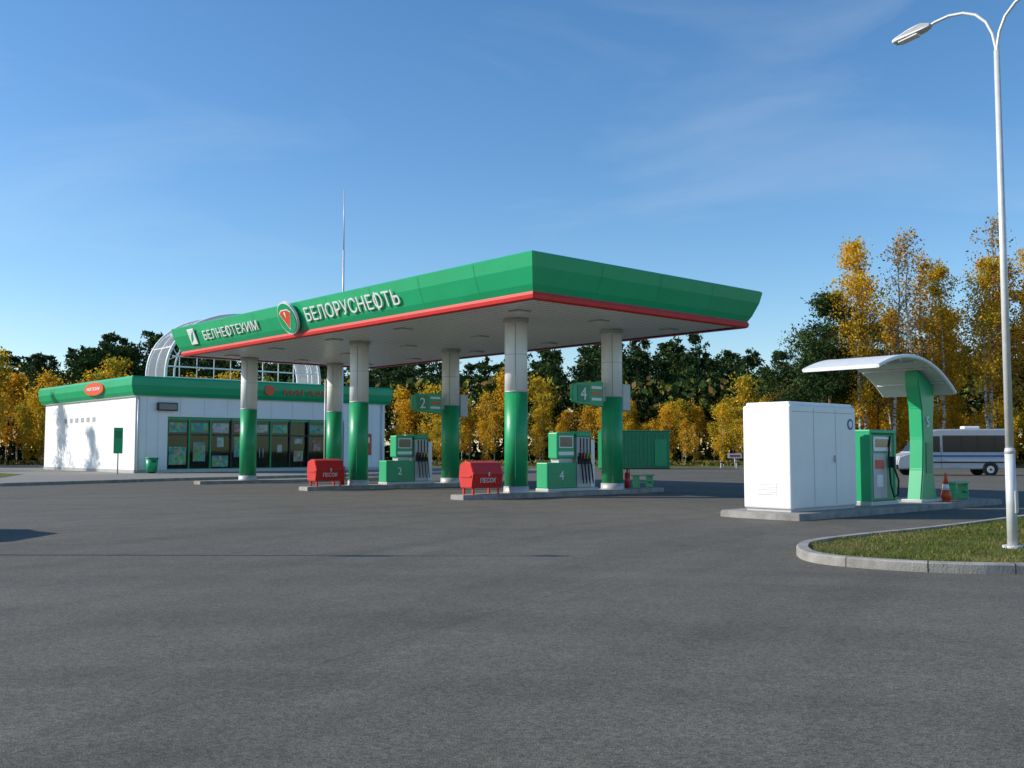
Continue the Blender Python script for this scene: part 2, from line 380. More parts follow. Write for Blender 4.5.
# ---------------------------------------------------------------- main canopy
CX,CY=.13,31.9
can=empty('fuel_station_canopy',(CX,CY,0),PHI)
rect=(-2.7,-3.7,7.2,19.2)
FL=.42
ring('fascia',can,rect,[(.045,5.86),(.16,6.05),(.34,6.5),(FL,6.86),(FL-.06,6.91),(FL-.3,6.89),(-.1,6.6)],GREEN,cap_top=True)
ring('red_trim',can,rect,[(-.15,5.66),(.0,5.64),(.07,5.68),(.09,5.78),(.05,5.87)],RED)
ring('soffit',can,(-2.55,-3.55,7.05,19.05),[(0,5.70),(0,5.9)],SOFFIT,cap_bot=True)
for i,(lx,ly) in enumerate([(x,y) for x in (-1.2,2.25,5.8) for y in (-1.5,4.5,9,13.5,17.5)]):
    box('downlight_%d'%i,can,(lx,ly,5.68),(.5,.5,.06),GREY,.01)
    box('downlight_glass_%d'%i,can,(lx,ly,5.648),(.4,.4,.01),WHITE)
for i in range(8):
    yy=-1.6+i*2.7
    if yy<19:
        v=[];
        for off,z in [(.047,5.88),(.162,6.05),(.342,6.5),(FL+.002,6.83)]:
            v+=[(-2.7-off-.002,yy,z),(-2.7-off-.002,yy+.014,z)]
        pydata('seam_a%d'%i,v,[(0,1,3,2),(2,3,5,4),(4,5,7,6)],can,[GREEN_D])
for i in range(3):
    xx=-.3+i*2.6; v=[]
    for off,z in [(.047,5.88),(.162,6.05),(.342,6.5),(FL+.002,6.83)]:
        v+=[(xx,-3.7-off-.002,z),(xx+.014,-3.7-off-.002,z)]
    pydata('seam_b%d'%i,v,[(0,1,3,2),(2,3,5,4),(4,5,7,6)],can,[GREEN_D])
up=Vector((-.27,0,.62)).normalized(); nx=Vector((0,-1,0)); nz=nx.cross(up)
def fp(t,z):
    off=np.interp(z,[5.86,6.05,6.5,6.84],[.045,.16,.34,FL]); return Vector((-2.7-off-.05,-3.7+t,z))
text('lettering_a',can,'БЕЛОРУСНЕФТЬ',basis(nx,up,nz,fp(11.75,6.14)),.70,WHITE_LET,5.8)
text('lettering_b',can,'БЕЛНЕФТЕХИМ',basis(nx,up,nz,fp(20.2,6.17)),.54,WHITE_LET,4.8)
def disc(name,p,M,r,m,th=.04,n=40):
    bm=bmesh.new(); bmesh.ops.create_cone(bm,cap_ends=True,segments=n,radius1=r,radius2=r,depth=th); me=bpy.data.meshes.new(name); bm.to_mesh(me); bm.free()
    o=link(me,name,p,[m]); o.matrix_local=M; return o
C=fp(12.75,6.36)-Vector((.10,0,0))
M=basis(nx,up,nz,C)
disc('emblem_rim',can,M,.62,WHITE_LET,.10); disc('emblem_face',can,M@Matrix.Translation((0,0,.03)),.565,GREEN,.09)
def flat(name,p,M,pts,m,z):
    o=pydata(name,[(x,y,z) for x,y in pts],[tuple(range(len(pts)))],p,[m]); o.matrix_local=M; return o
flat('emblem_white',can,M,[(-.42,.22),(-.22,.34),(.22,.34),(.42,.22),(0,-.45)],WHITE_LET,.085)
flat('emblem_red',can,M,[(-.37,.20),(-.20,.30),(.20,.30),(.37,.20),(0,-.38)],ORANGE,.093)
flat('emblem_mark',can,M,[(-.07,.24),(.0,.0),(.07,.24)],WHITE_LET,.101)
M2=basis(nx,up,nz,fp(21.2,6.38))
box('emblem_small_plate',can,(0,0,0),(.62,.7,.05),WHITE_LET,.02).matrix_local=M2
flat('emblem_small_mark',can,M2,[(-.24,-.26),(.05,-.12),(.22,.26),(-.05,.08)],GREEN,.03)
for i,(x,y) in enumerate([(x,y) for x in (0,4.5) for y in (0,9.1,18.2)]):
    cyl('column_base_%d'%i,can,(x,y,0.0),(x,y,.36),.42,GREY,.40,n=32)
    cyl('column_green_%d'%i,can,(x,y,.36),(x,y,3.35),.37,GREEN_COL,n=40)
    cyl('column_white_%d'%i,can,(x,y,3.35),(x,y,5.72),.365,WHITE,n=40)
    cyl('column_ring_%d'%i,can,(x,y,3.33),(x,y,3.37),.376,GREY,n=40)
    cyl('column_ring_b_%d'%i,can,(x,y,4.53),(x,y,4.545),.369,GREY,n=40)
    cyl('column_head_%d'%i,can,(x,y,5.60),(x,y,5.70),.41,GREY,n=40)
    box('column_seam_%d'%i,can,(x-.26,y-.262,2.9),(.012,.012,5.2),GREEN_D)
def island(y,n):
    prism('island_%d'%n,can,smooth_poly([(-2.4,y-.62),(6.9,y-.62),(6.9,y+.62),(-2.4,y+.62)],1),0,.15,KERB,.02,CONC)
island(0,1); island(9.1,2); island(18.2,3)

def number_sign(name,y,num):
    e=empty(name)
    M=Matrix.Translation((CX,CY,0))@Matrix.Rotation(PHI,4,'Z')@Matrix.Translation((4.5,y,0)); e.matrix_world=M
    pts=[(-1.75,2.95),(-.5,2.86),(-.5,3.74),(-1.75,3.66),(-1.98,3.60),(-2.03,3.3),(-1.98,3.0)]
    pts=[(x,z+.12) for x,z in pts]
    side_extrude('panel',e,pts,-.07,.07,GREEN,.02)
    box('bracket',e,(-.42,0,3.42),(.2,.1,.5),GREY,.01)
    side_extrude('inner_panel',e,[(-1.78,3.15),(-1.2,3.13),(-1.2,3.72),(-1.78,3.70)],-.085,-.071,GREEN_D)
    text('numeral',e,num,basis((1,0,0),(0,0,1),(0,-1,0),Vector((-1.66,-.087,3.2))),.62,WHITE_LET)
    for k in range(3): box('price_line_%d'%k,e,(-.85,-.078,3.24+k*.2),(.5,.012,.09),[WHITE_LET,ORANGE,WHITE_LET][k])
    box('speaker_box',e,(.62,0,3.35),(.42,.28,.95),GREY,.03); box('speaker_bracket',e,(.40,0,3.35),(.12,.1,.3),GREY)
    return e
number_sign('number_sign',0,'4'); number_sign('number_sign',9.1,'2')

def dispenser(name,x,y,num):
    e=empty(name); e.matrix_world=Matrix.Translation((CX,CY,0))@Matrix.Rotation(PHI,4,'Z')@Matrix.Translation((x,y,.15))
    box('plinth',e,(0,0,.05),(2.35,.6,.1),GREY,.01)
    box('lower_cabinet',e,(-.5,0,.52),(1.35,.52,.84),GREEN,.03)
    box('upper_cabinet',e,(-.28,0,1.5),(.82,.44,.86),GREEN,.04)
    box('neck',e,(-.28,0,1.0),(.6,.36,.14),GREY)
    box('display_trim',e,(-.28,-.222,1.62),(.64,.02,.40),WHITE,.006)
    box('display',e,(-.28,-.230,1.62),(.56,.03,.32),DISPLAY,.008)
    box('stripe',e,(-.28,-.225,1.24),(.7,.012,.12),WHITE_LET)
    for k in range(2): box('door_%d'%k,e,(-.82+k*.64,-.262,.52),(.60,.012,.72),GREEN_COL,.004)
    text('numeral',e,num,basis((1,0,0),(0,0,1),(0,-1,0),Vector((-.65,-.275,.38))),.42,WHITE_LET)
    box('hose_tower',e,(.52,0,.95),(.62,.5,1.7),GREY,.03)
    box('tower_cap',e,(.52,0,1.88),(.7,.56,.2),GREEN,.04)
    box('side_panel',e,(.98,0,.9),(.22,.46,1.6),WHITE,.03)
    for s in (-1,1):
        for k in range(4):
            xx=.28+k*.155
            box('nozzle_boot_%d%d'%(k,s+1),e,(xx,s*.27,1.02),(.10,.08,.26),DARK,.015)
            box('nozzle_%d%d'%(k,s+1),e,(xx,s*.33,1.16),(.05,.10,.2),[DARK,RED,GREEN,YEL][k],.012)
            tube('hose_%d%d'%(k,s+1),e,[(xx,s*.31,1.1),(xx+.01,s*.40,.85),(xx+.02,s*.44,.45),(xx+.06,s*.42,.25),(xx+.08,s*.36,.4),(xx+.08,s*.28,1.0),(xx+.08,s*.27,1.75)],.016,RUBBER)
    return e
dispenser('fuel_dispenser',2.3,0,'4'); dispenser('fuel_dispenser',2.3,9.1,'2')

def sand_box(name,x,y):
    e=empty(name); e.matrix_world=Matrix.Translation((CX,CY,0))@Matrix.Rotation(PHI,4,'Z')@Matrix.Translation((x,y,.15))
    bm=bmesh.new()
    prof=[(-.28,.2),(.28,.2),(.36,.55),(.30,.92),(.05,1.02),(-.22,.96),(-.36,.62)]
    A=[[bm.verts.new((sx,yy,z)) for yy,z in prof] for sx in (-.6,.6)]
    bm.faces.new(A[0]); bm.faces.new(A[1][::-1]); n=len(prof)
    for k in range(n): bm.faces.new((A[0][k],A[1][k],A[1][(k+1)%n],A[0][(k+1)%n]))
    bmesh.ops.recalc_face_normals(bm,faces=bm.faces); bmesh.ops.bevel(bm,geom=bm.edges[:],offset=.02,segments=2,affect='EDGES')
    me=bpy.data.meshes.new('bin'); bm.to_mesh(me); bm.free(); link(me,'bin',e,[RED])
    box('lid_edge',e,(0,-.36,.64),(1.24,.04,.04),RED,.008)
    for sx in (-.5,.5):
        for sy in (-.22,.22): box('leg',e,(sx,sy,.10),(.06,.06,.2),RED)
        box('end_rib',e,(sx*1.24,0,.55),(.02,.5,.05),RED)
    text('label',e,'ПЕСОК',basis((1,0,0),(0,-.08,.42),(0,-.42,-.08),Vector((-.32,-.325,.36))),.2,WHITE_LET,.62,ext=.006)
    box('hasp',e,(0,-.385,.62),(.06,.03,.12),GREY)
    return e
sand_box('red_sand_box',-1.45,0); sand_box('red_sand_box',-1.45,9.1)

def hose_guard(name,M):
    e=empty(name); e.matrix_world=M
    box('seat',e,(0,0,.45),(.9,.36,.05),GREEN,.01)
    for sx in (-.36,.36): box('leg',e,(sx,0,.22),(.05,.3,.44),GREEN,.01)
    box('rail',e,(0,0,.2),(.7,.05,.05),GREEN)
    return e
MC=Matrix.Translation((CX,CY,0))@Matrix.Rotation(PHI,4,'Z')
hose_guard('green_bench',MC@Matrix.Translation((6.1,0,.15)))
def extinguisher(name,M):
    e=empty(name); e.matrix_world=M
    cyl('body',e,(0,0,.02),(0,0,.52),.09,RED); cyl('shoulder',e,(0,0,.52),(0,0,.6),.09,RED,.03); cyl('valve',e,(0,0,.6),(0,0,.7),.025,DARK)
    tube('hose',e,[(0,0,.66),(.1,0,.66),(.14,0,.5),(.13,0,.25)],.012,RUBBER); box('handle',e,(.05,0,.71),(.14,.03,.03),DARK)
for x,y in ((5.15,-.1),(-.65,9.1+.1),(5.15,9.1)):
    extinguisher('fire_extinguisher',MC@Matrix.Translation((x,y,.15)))
for (x,y) in ((5.05,.25),(4.4,18.9)):
    e=empty('slender_pole'); e.matrix_world=MC@Matrix.Translation((x,y,0))
    cyl('pole',e,(0,0,.1),(0,0,4.9),.035,GALV,.03); cyl('foot',e,(0,0,.0),(0,0,.17),.09,GALV)
    cyl('cap',e,(0,0,4.9),(0,0,4.95),.05,GALV)

# ---------------------------------------------------------------- shop building
BX,BY=-22.6,60
MB=Matrix.Translation((BX,BY,0))@Matrix.Rotation(PHI,4,'Z')
bld=empty('shop_building'); bld.matrix_world=MB
LX,LY=18,17
WT=.25; gx0,gx1=2.0,14.6; gh=3.45
box('wall_left',bld,(WT/2,LY/2,2.45),(WT,LY,4.7),WHITE_WALL)
box('wall_back',bld,(LX/2,LY-WT/2,2.45),(LX-2*WT-.01,WT,4.7),WHITE_WALL)
box('wall_right',bld,(LX-WT/2,LY/2,2.45),(WT,LY,4.7),WHITE_WALL)
box('front_pier_left',bld,((WT+gx0)/2+.003,WT/2+.003,2.45),(gx0-WT,WT,4.7),WHITE_WALL)
box('front_pier_right',bld,((gx1+LX-WT)/2-.003,WT/2+.003,2.45),(LX-WT-gx1,WT,4.7),WHITE_WALL)
box('front_lintel',bld,((gx0+gx1)/2,WT/2+.003,(gh+4.8)/2+.1),(gx1-gx0,WT,4.8-gh),WHITE_WALL)
box('roof_slab',bld,(LX/2,LY/2,4.95),(LX-.1,LY-.1,.2),GREY)
box('floor',bld,(LX/2,LY/2,.15),(LX-.6,LY-.6,.1),CONC)
box('plinth',bld,(LX/2,LY/2,.16),(LX+.06,LY+.06,.3),GREY)
ring('fascia',bld,(0,0,LX,LY),[(.02,4.72),(.18,4.78),(.32,5.0),(.42,5.4),(.40,5.82),(.30,5.95),(.05,5.95),(0,5.2)],GREEN)
ring('fascia_underside',bld,(0,0,LX,LY),[(-.05,4.70),(.19,4.77)],WHITE)
SE=mat('seam_grey',(.45,.45,.44),.7)
for i in range(1,12): box('seam_l%d'%i,bld,(-.002,i*1.42,2.6),(.008,.014,4.2),SE)
for i in range(2): box('seam_f%d'%i,bld,(.7+i*.7,-.0,2.6),(.014,.008,4.2),SE)
for i in range(3): box('seam_g%d'%i,bld,(15.3+i*.8,-.0,2.6),(.014,.008,4.2),SE)
for i in range(8): box('seam_h%d'%i,bld,(2.8+i*1.55,-.0,4.15),(.014,.008,1.1),SE)
for i in range(6): box('vent_%d'%i,bld,(-.012,12.5-i*1.1,3.5),(.03,.5,.3),GREY)
box('glass',bld,((gx0+gx1)/2,.12,gh/2+.15),(gx1-gx0-.1,.02,gh-.15),GLASS)
nb=9
for i in range(nb+1):
    x=gx0+(gx1-gx0)*i/nb; box('mullion_%d'%i,bld,(x,.07,gh/2+.12),(.08,.12,gh-.1),GREEN_COL if i in(0,1,2,4,5,nb) else DARK,.005)
for z,hh in ((.3,.12),(2.45,.08),(gh,.14)): box('transom_%.1f'%z,bld,((gx0+gx1)/2,.065,z),(gx1-gx0,.10,hh),GREEN_COL if z!=2.45 else DARK)
for x in (gx0+(gx1-gx0)*4.5/nb-.12,gx0+(gx1-gx0)*4.5/nb+.12): cyl('door_handle',bld,(x,-.04,1.0),(x,-.04,1.6),.02,GALV)
rr=random.Random(4)
box('interior_wall',bld,(8.3,4.5,1.9),(13.5,.1,3.3),mat('interior',(.50,.52,.46),.8))
def goodmat(i,c):
    m,nt,b=new_mat('goods_%d'%i); N=nt.nodes;L=nt.links
    tc=N.new('ShaderNodeTexCoord'); vo=N.new('ShaderNodeTexVoronoi'); vo.inputs['Scale'].default_value=5; vo.distance='CHEBYCHEV'; L.new(tc.outputs['Object'],vo.inputs['Vector'])
    mx=N.new('ShaderNodeMixRGB'); mx.inputs['Fac'].default_value=.42; mx.inputs['Color1'].default_value=c+(1,); L.new(vo.outputs['Color'],mx.inputs['Color2']); 
    mm=N.new('ShaderNodeMixRGB'); mm.blend_type='MULTIPLY'; mm.inputs['Fac'].default_value=1; mm.inputs['Color2'].default_value=(.8,.85,.8,1); L.new(mx.outputs[0],mm.inputs['Color1']); L.new(mm.outputs[0],b.inputs['Base Color']); return m
goods=[goodmat(i,c) for i,c in enumerate([(.5,.08,.05),(.1,.25,.35),(.45,.38,.12),(.03,.36,.14),(.55,.57,.52)])]
for i in range(10):
    x=2.9+i*1.25; box('shelf_%d'%i,bld,(x,rr.uniform(1.4,2.6),.9),(1.0,.5,rr.uniform(1.2,1.7)),GREY,.02)
    for k in range(4): box('goods_%d%d'%(i,k),bld,(x+rr.uniform(-.2,.2),.55+.05*k,.5+k*.38),(.9,.15,.30),goods[rr.randrange(5)])
pw=(gx1-gx0)/nb
for (i,z,w_,h_,g) in [(0,1.15,1.1,1.1,3),(0,2.9,1.1,.6,3),(1,1.4,.8,1.2,3),(1,2.9,1.1,.6,3),(2,2.0,.45,.6,4),(2,.8,1.1,.7,3),(2,2.9,1.1,.6,4),(3,1.7,.9,1.3,3),(3,2.9,.9,.5,0),(4,2.9,1.0,.5,4),(5,1.6,.35,.5,4),(5,2.9,1.1,.55,3),(6,1.1,.7,.7,2),(6,2.1,.6,.35,4),(7,1.8,.6,.7,0),(7,2.9,1.1,.55,3),(8,1.4,.8,1.0,4)]:
    box('poster_%d_%.1f'%(i,z),bld,(gx0+pw*(i+.5),.103,z),(w_,.008,h_),goods[g])
box('lightbox_sign',bld,(1.9,-.15,4.15),(1.25,.22,.5),DARK,.02); box('lightbox_face',bld,(1.9,-.265,4.15),(1.1,.02,.36),mat('sign_cream',(.25,.24,.2),.5))
cyl('downpipe',bld,(.15,-.08,.2),(.15,-.08,4.7),.06,GALV); cyl('downpipe_r',bld,(LX-.3,-.08,.2),(LX-.3,-.08,4.7),.06,GALV)
Ms=basis((0,-1,0),(0,0,1),(-1,0,0),Vector((-.45,5.8,5.4)))
disc('fascia_sign_oval',bld,Ms@Matrix.Diagonal((3.1,.75,1,1)),.5+.05,ORANGE,.1); 
text('fascia_sign_text',bld,'магазин',Ms@Matrix.Translation((-1.2,-.1,.06)),.38,WHITE_LET,2.3)
text('fascia_letters',bld,'МАГАЗИН',basis((1,0,0),(0,0,1),(0,-1,0),Vector((9.6,-.46,5.15))),.5,ORANGE,4.0)
Ms=basis((1,0,0),(0,0,1),(0,-1,0),Vector((8.6,-.45,5.4)))
disc('fascia_sign_oval_b',bld,Ms,.33,ORANGE,.1)
box('notice_red',bld,(16.4,-.03,1.9),(.9,.04,1.5),RED,.01); box('notice_white',bld,(16.4,-.055,2.2),(.6,.01,.4),WHITE_LET)

vault=empty('roof_skylight_vault'); vault.matrix_world=MB
def arc(y,n=32,k=1.0):
    return [(7.7-5.5*k*math.cos(math.pi*i/n),y,5.9+4.5*k*math.sin(math.pi*i/n)**.8) for i in range(n+1)]
ys=[1.0,2.5,4.0]
for i,y in enumerate(ys): tube('arch_%d'%i,vault,arc(y),.10 if i in(0,2) else .05,WHITE,8)
tube('arch_inner',vault,arc(ys[0],k=.90),.06,WHITE,8)
A=arc(0); A2=arc(0,k=.90)
for i in range(2,31,2): tube('web_%d'%i,vault,[(A[i][0],ys[0],A[i][2]),(A2[i+(1 if i%4 else -1)][0],ys[0],A2[i+(1 if i%4 else -1)][2])],.025,WHITE,6)
for i in range(0,33,4): tube('purlin_%d'%i,vault,[(A[i][0],ys[0],A[i][2]),(A[i][0],ys[-1],A[i][2])],.04,WHITE,6)
v=[];f=[]
for q in arc(ys[0]): v.append(q); v.append((q[0],ys[-1],q[2]))
for i in range(32): f.append((2*i,2*i+1,2*i+3,2*i+2))
pydata('glazing',v,f,vault,[POLY],True)
for k,z in enumerate((6.05,6.75,7.4)): box('tie_beam_%d'%k,vault,(7.7,ys[0],z),((10.9,10.6,10.1)[k],.07,.09),WHITE)
for i in range(9): cyl('post_%d'%i,vault,(3.1+i*1.15,ys[0],5.2),(3.1+i*1.15,ys[0],7.4),.03,WHITE,n=8)
e=empty('lightning_mast'); e.location=(-11.4,67,0)
cyl('mast_lower',e,(0,0,0),(0,0,9),.10,GALV,.08); cyl('mast_mid',e,(0,0,9),(0,0,15),.07,GALV,.06); cyl('mast_tip',e,(0,0,15),(0,0,19.2),.045,GALV,.03)
e=empty('litter_bin'); e.matrix_world=MB@Matrix.Translation((.75,-.8,.13))
cyl('body',e,(0,0,.08),(0,0,.85),.30,GREEN,.36); cyl('rim',e,(0,0,.85),(0,0,.92),.38,GREEN_D); cyl('foot',e,(0,0,0),(0,0,.08),.22,DARK); box('slot',e,(0,-.35,.7),(.2,.04,.1),DARK)
e=empty('information_sign'); e.matrix_world=Matrix.Translation((-22.8,58,.1))@Matrix.Rotation(R(20),4,'Z')
box('panel',e,(0,0,1.95),(.5,.06,1.5),GREEN,.02); box('face',e,(0,-.035,2.3),(.36,.01,.4),GREEN_D); cyl('post',e,(0,.05,0),(0,.05,2.6),.04,GALV)
pav=empty('shop_pavement')
pp=[(-70,35),(-27,39.5),(-21,41.5),(-16,49.5),(-6.5,60.5),(1,66),(3,70),(-9,78),(-20,91),(-70,91)]
inn2=kerb_ring(pav,pp,.18,.14)
pydata('paving',[(x,y,.12) for x,y in inn2],[tuple(range(len(inn2)))],pav,[PAVING])
gp=[(-69,44),(-30,46.5),(-25.5,50),(-27.8,57),(-42,72),(-69,74)]
pydata('grass_patch',[(x,y,.13) for x,y in gp],[tuple(range(6))],pav,[GRASSG])

# ---------------------------------------------------------------- green container behind
e=empty('green_container',(9.7,80,0),R(6))
box('body',e,(0,0,1.5),(5.3,2.4,2.9),GREEN_D,.04); box('roof',e,(0,0,3.0),(5.4,2.5,.1),GREEN_D,.02)
for i in range(17): box('rib_%d'%i,e,(-2.5+i*.312,-1.22,1.5),(.12,.06,2.6),GREEN_D)
box('door',e,(1.9,-1.27,1.3),(1.0,.05,2.1),GREEN_COL); 
for k in(-1,1): box('skid_%d'%k,e,(0,k*.9,.04),(5.2,.2,.1),DARK)

# ---------------------------------------------------------------- right service island
SX,SY=6.06,21.8
MS=Matrix.Translation((SX,SY,0))@Matrix.Rotation(PHI,4,'Z')
si=empty('service_island'); si.matrix_world=MS
prism('kerb',si,smooth_poly([(-.45,-.40),(-.1,-.45),(9.0,-.55),(9.7,-.5),(9.7,1.8),(9.0,1.9),(-.1,1.65),(-.45,1.6)],1),0,.15,KERB,.02,CONC)
bx=empty('white_equipment_cabin'); bx.matrix_world=MS@Matrix.Translation((0,0,.15))
box('body',bx,(1.38,.62,1.2),(2.76,1.24,2.3),WHITE,.05,seg=3)
box('base_frame',bx,(1.38,.62,.04),(2.66,1.14,.10),GREY)
box('roof',bx,(1.38,.62,2.37),(2.66,1.14,.10),WHITE,.04)
for x in (.93,1.85): box('panel_gap_%.1f'%x,bx,(x,-.0015,1.2),(.012,.006,2.15),SE)
box('top_gap',bx,(1.38,-.0015,2.2),(2.6,.006,.012),SE)
box('handle',bx,(1.78,-.02,1.15),(.03,.04,.16),GREY,.005)
for k in range(5): box('louvre_%d'%k,bx,(-.006,.62,.38+k*.055),(.014,.5,.02),WHITE)
Md=basis((1,0,0),(0,0,1),(0,-1,0),Vector((2.5,-.004,1.95)))
disc('warning_disc',bx,Md,.13,mat('blue_sticker',(.05,.12,.35),.5),.01); disc('warning_disc_c',bx,Md@Matrix.Translation((0,0,.004)),.08,WHITE_LET,.01)

e=empty('gas_dispenser'); e.matrix_world=MS@Matrix.Translation((4.3,.4,.15))
box('plinth',e,(0,0,.05),(1.35,.55,.1),GREY,.01)
box('cabinet',e,(0,0,.92),(1.22,.48,1.66),GREEN_COL,.04)
box('front',e,(-.17,-.245,.72),(.66,.02,1.1),GREY,.01)
box('display',e,(-.06,-.25,1.5),(.84,.03,.36),WHITE,.01); box('screen',e,(-.06,-.268,1.52),(.66,.012,.2),DISPLAY)
box('side_pillar',e,(.57,0,.95),(.12,.54,1.74),GREEN,.03); box('side_pillar_l',e,(-.61,0,.95),(.10,.54,1.74),GREEN,.03)
box('top',e,(0,0,1.8),(1.32,.56,.1),GREEN,.03)
box('nozzle',e,(.36,-.3,1.05),(.08,.14,.28),DARK,.02)
tube('hose',e,[(.36,-.33,.95),(.42,-.42,.6),(.34,-.44,.25),(.18,-.42,.2),(.10,-.38,.5),(.18,-.3,1.2),(.30,-.28,1.7)],.022,RUBBER)
box('label',e,(-.2,-.258,1.0),(.4,.008,.22),RED); box('label_b',e,(-.2,-.258,.6),(.3,.008,.3),WHITE)

sc=empty('curved_shelter'); sc.matrix_world=MS
xs=np.linspace(3.25,7.3,33)
pf=np.polyfit([3.25,4.0,4.7,5.4,6.1,6.8,7.3],[3.46,3.68,3.78,3.76,3.60,3.30,2.96],3)
zz=[float(np.polyval(pf,x)) for x in xs]
y0,y1=-.3,1.65; th=.09
v=[];f=[]
for x,z in zip(xs,zz):
    v+=[(x,y0,z),(x,y1,z),(x,y1,z+th),(x,y0,z+th)]
n=len(xs)
for i in range(n-1):
    b=4*i
    for k in range(4): f.append((b+k,b+(k+1)%4,b+4+(k+1)%4,b+4+k))
f.append((0,1,2,3)); f.append((4*n-4,4*n-1,4*n-2,4*n-3))
SHELL=mat('shelter_white',(.70,.71,.70),.4,var=.06)
pydata('roof_shell',v,f,sc,[SHELL])
tube('edge_tube',sc,[(x,y0-.02,z+th/2) for x,z in zip(xs,zz)],.05,WHITE,10)
tube('edge_tube_b',sc,[(x,y1+.02,z+th/2) for x,z in zip(xs,zz)],.05,WHITE,10)
for i in range(4,33,6): box('rib_%d'%i,sc,(float(xs[i]),.67,zz[i]-.03),(.05,1.85,.06),GREY)
prof=[(6.05,.15),(7.0,.15),(6.85,.6),(6.82,1.3),(6.86,2.2),(6.95,2.8),(6.95,3.2),(6.1,3.58),(6.1,3.2),(6.25,2.6),(6.28,1.8),(6.22,1.0)]
side_extrude('wing_post',sc,prof,.08,.46,GREEN,.03)
side_extrude('wing_inset',sc,[(6.38,.9),(6.7,.9),(6.74,1.7),(6.40,1.7)],.065,.079,GREEN_D)
text('wing_numeral',sc,'5',basis((1,0,0),(0,0,1),(0,-1,0),Vector((6.42,.07,2.1))),.4,WHITE_LET)
box('post_foot',sc,(6.5,.27,.19),(1.15,.55,.08),GREY,.01)
hose_guard('green_bench',MS@Matrix.Translation((8.6,.3,.15)))
e=empty('traffic_cone'); e.matrix_world=MS@Matrix.Translation((7.3,.0,.15))
box('foot',e,(0,0,.02),(.38,.38,.04),ORANGE,.01); cyl('cone_lower',e,(0,0,.04),(0,0,.3),.15,ORANGE,.10); cyl('cone_band',e,(0,0,.3),(0,0,.45),.10,WHITE_LET,.07); cyl('cone_upper',e,(0,0,.45),(0,0,.74),.07,ORANGE,.025)
extinguisher('fire_extinguisher',MS@Matrix.Translation((7.65,.6,.15)))

# ---------------------------------------------------------------- vehicles
def wheel(p,x,y,r,s):
    cyl('tyre',p,(x,y-.11,r),(x,y+.11,r),r,RUBBER,n=28); cyl('rim',p,(x,y+s*.112,r),(x,y+s*.125,r),r*.6,GALV,n=20); cyl('hub',p,(x,y+s*.125,r),(x,y+s*.14,r),r*.18,DARK,n=12)
def minibus(name,x,y,rz):
    e=empty(name,(x,y,0),rz)
    prof=[(-3.35,.38),(-3.38,.75),(-3.28,1.12),(-2.55,1.38),(-1.75,2.42),(-1.4,2.66),(-1.0,2.74),(3.0,2.76),(3.25,2.68),(3.33,2.3),(3.38,1.2),(3.36,.38)]
    side_extrude('body',e,prof,-.98,.98,mat('van_silver',(.50,.51,.53),.3,var=.03,coat=.4,dirt=.6),.07)
    for s in(-1,1):
        yy=s*.985
        side_extrude('side_glass',e,[(-.75,1.38),(3.15,1.38),(3.12,2.36),(-.75,2.36)],yy-.008,yy+.008,CARGLASS)
        side_extrude('cab_glass',e,[(-2.3,1.40),(-.9,1.38),(-.9,2.32),(-1.66,2.32)],yy-.008,yy+.008,CARGLASS)
        for k in range(3): box('pillar',e,(.3+k*.95,yy+s*.01,1.87),(.06,.012,.98),DARK)
        box('moulding',e,(.3,yy,.78),(5.6,.03,.09),DARK,.01); box('stripe',e,(.8,yy+s*.002,1.15),(4.8,.008,.12),mat('blue_stripe',(.03,.12,.4),.4))
        for k in(-2.25,1.95):
            cyl('arch',e,(k,s*.96,.4),(k,s*.99,.4),.44,DARK,n=28); wheel(e,k,s*.9,.36,s)
        box('mirror',e,(-2.15,s*1.12,1.6),(.12,.2,.32),DARK,.03); box('door_line',e,(-.85,yy,1.1),(.015,.012,1.3),DARK); box('door_line_b',e,(-2.1,yy,.95),(.015,.012,.8),DARK)
        box('tail_lamp',e,(3.35,s*.86,1.3),(.05,.14,.5),RED,.01); box('headlamp',e,(-3.28,s*.72,.95),(.1,.32,.22),GALV,.03)
    pydata('windscreen',[(-2.545,-.86,1.42),(-2.545,.86,1.42),(-1.815,.82,2.36),(-1.815,-.82,2.36)],[(0,1,2,3)],e,[CARGLASS])
    box('bumper',e,(-3.36,0,.5),(.14,1.9,.28),DARK,.04); box('grille',e,(-3.36,0,.88),(.06,.9,.2),DARK,.02); box('rear_glass',e,(3.36,0,1.85),(.03,1.5,.75),CARGLASS)
    box('roof_vent',e,(1.2,0,2.84),(.9,.7,.16),WHITE,.04)
minibus('minibus',26.2,60,R(-4))
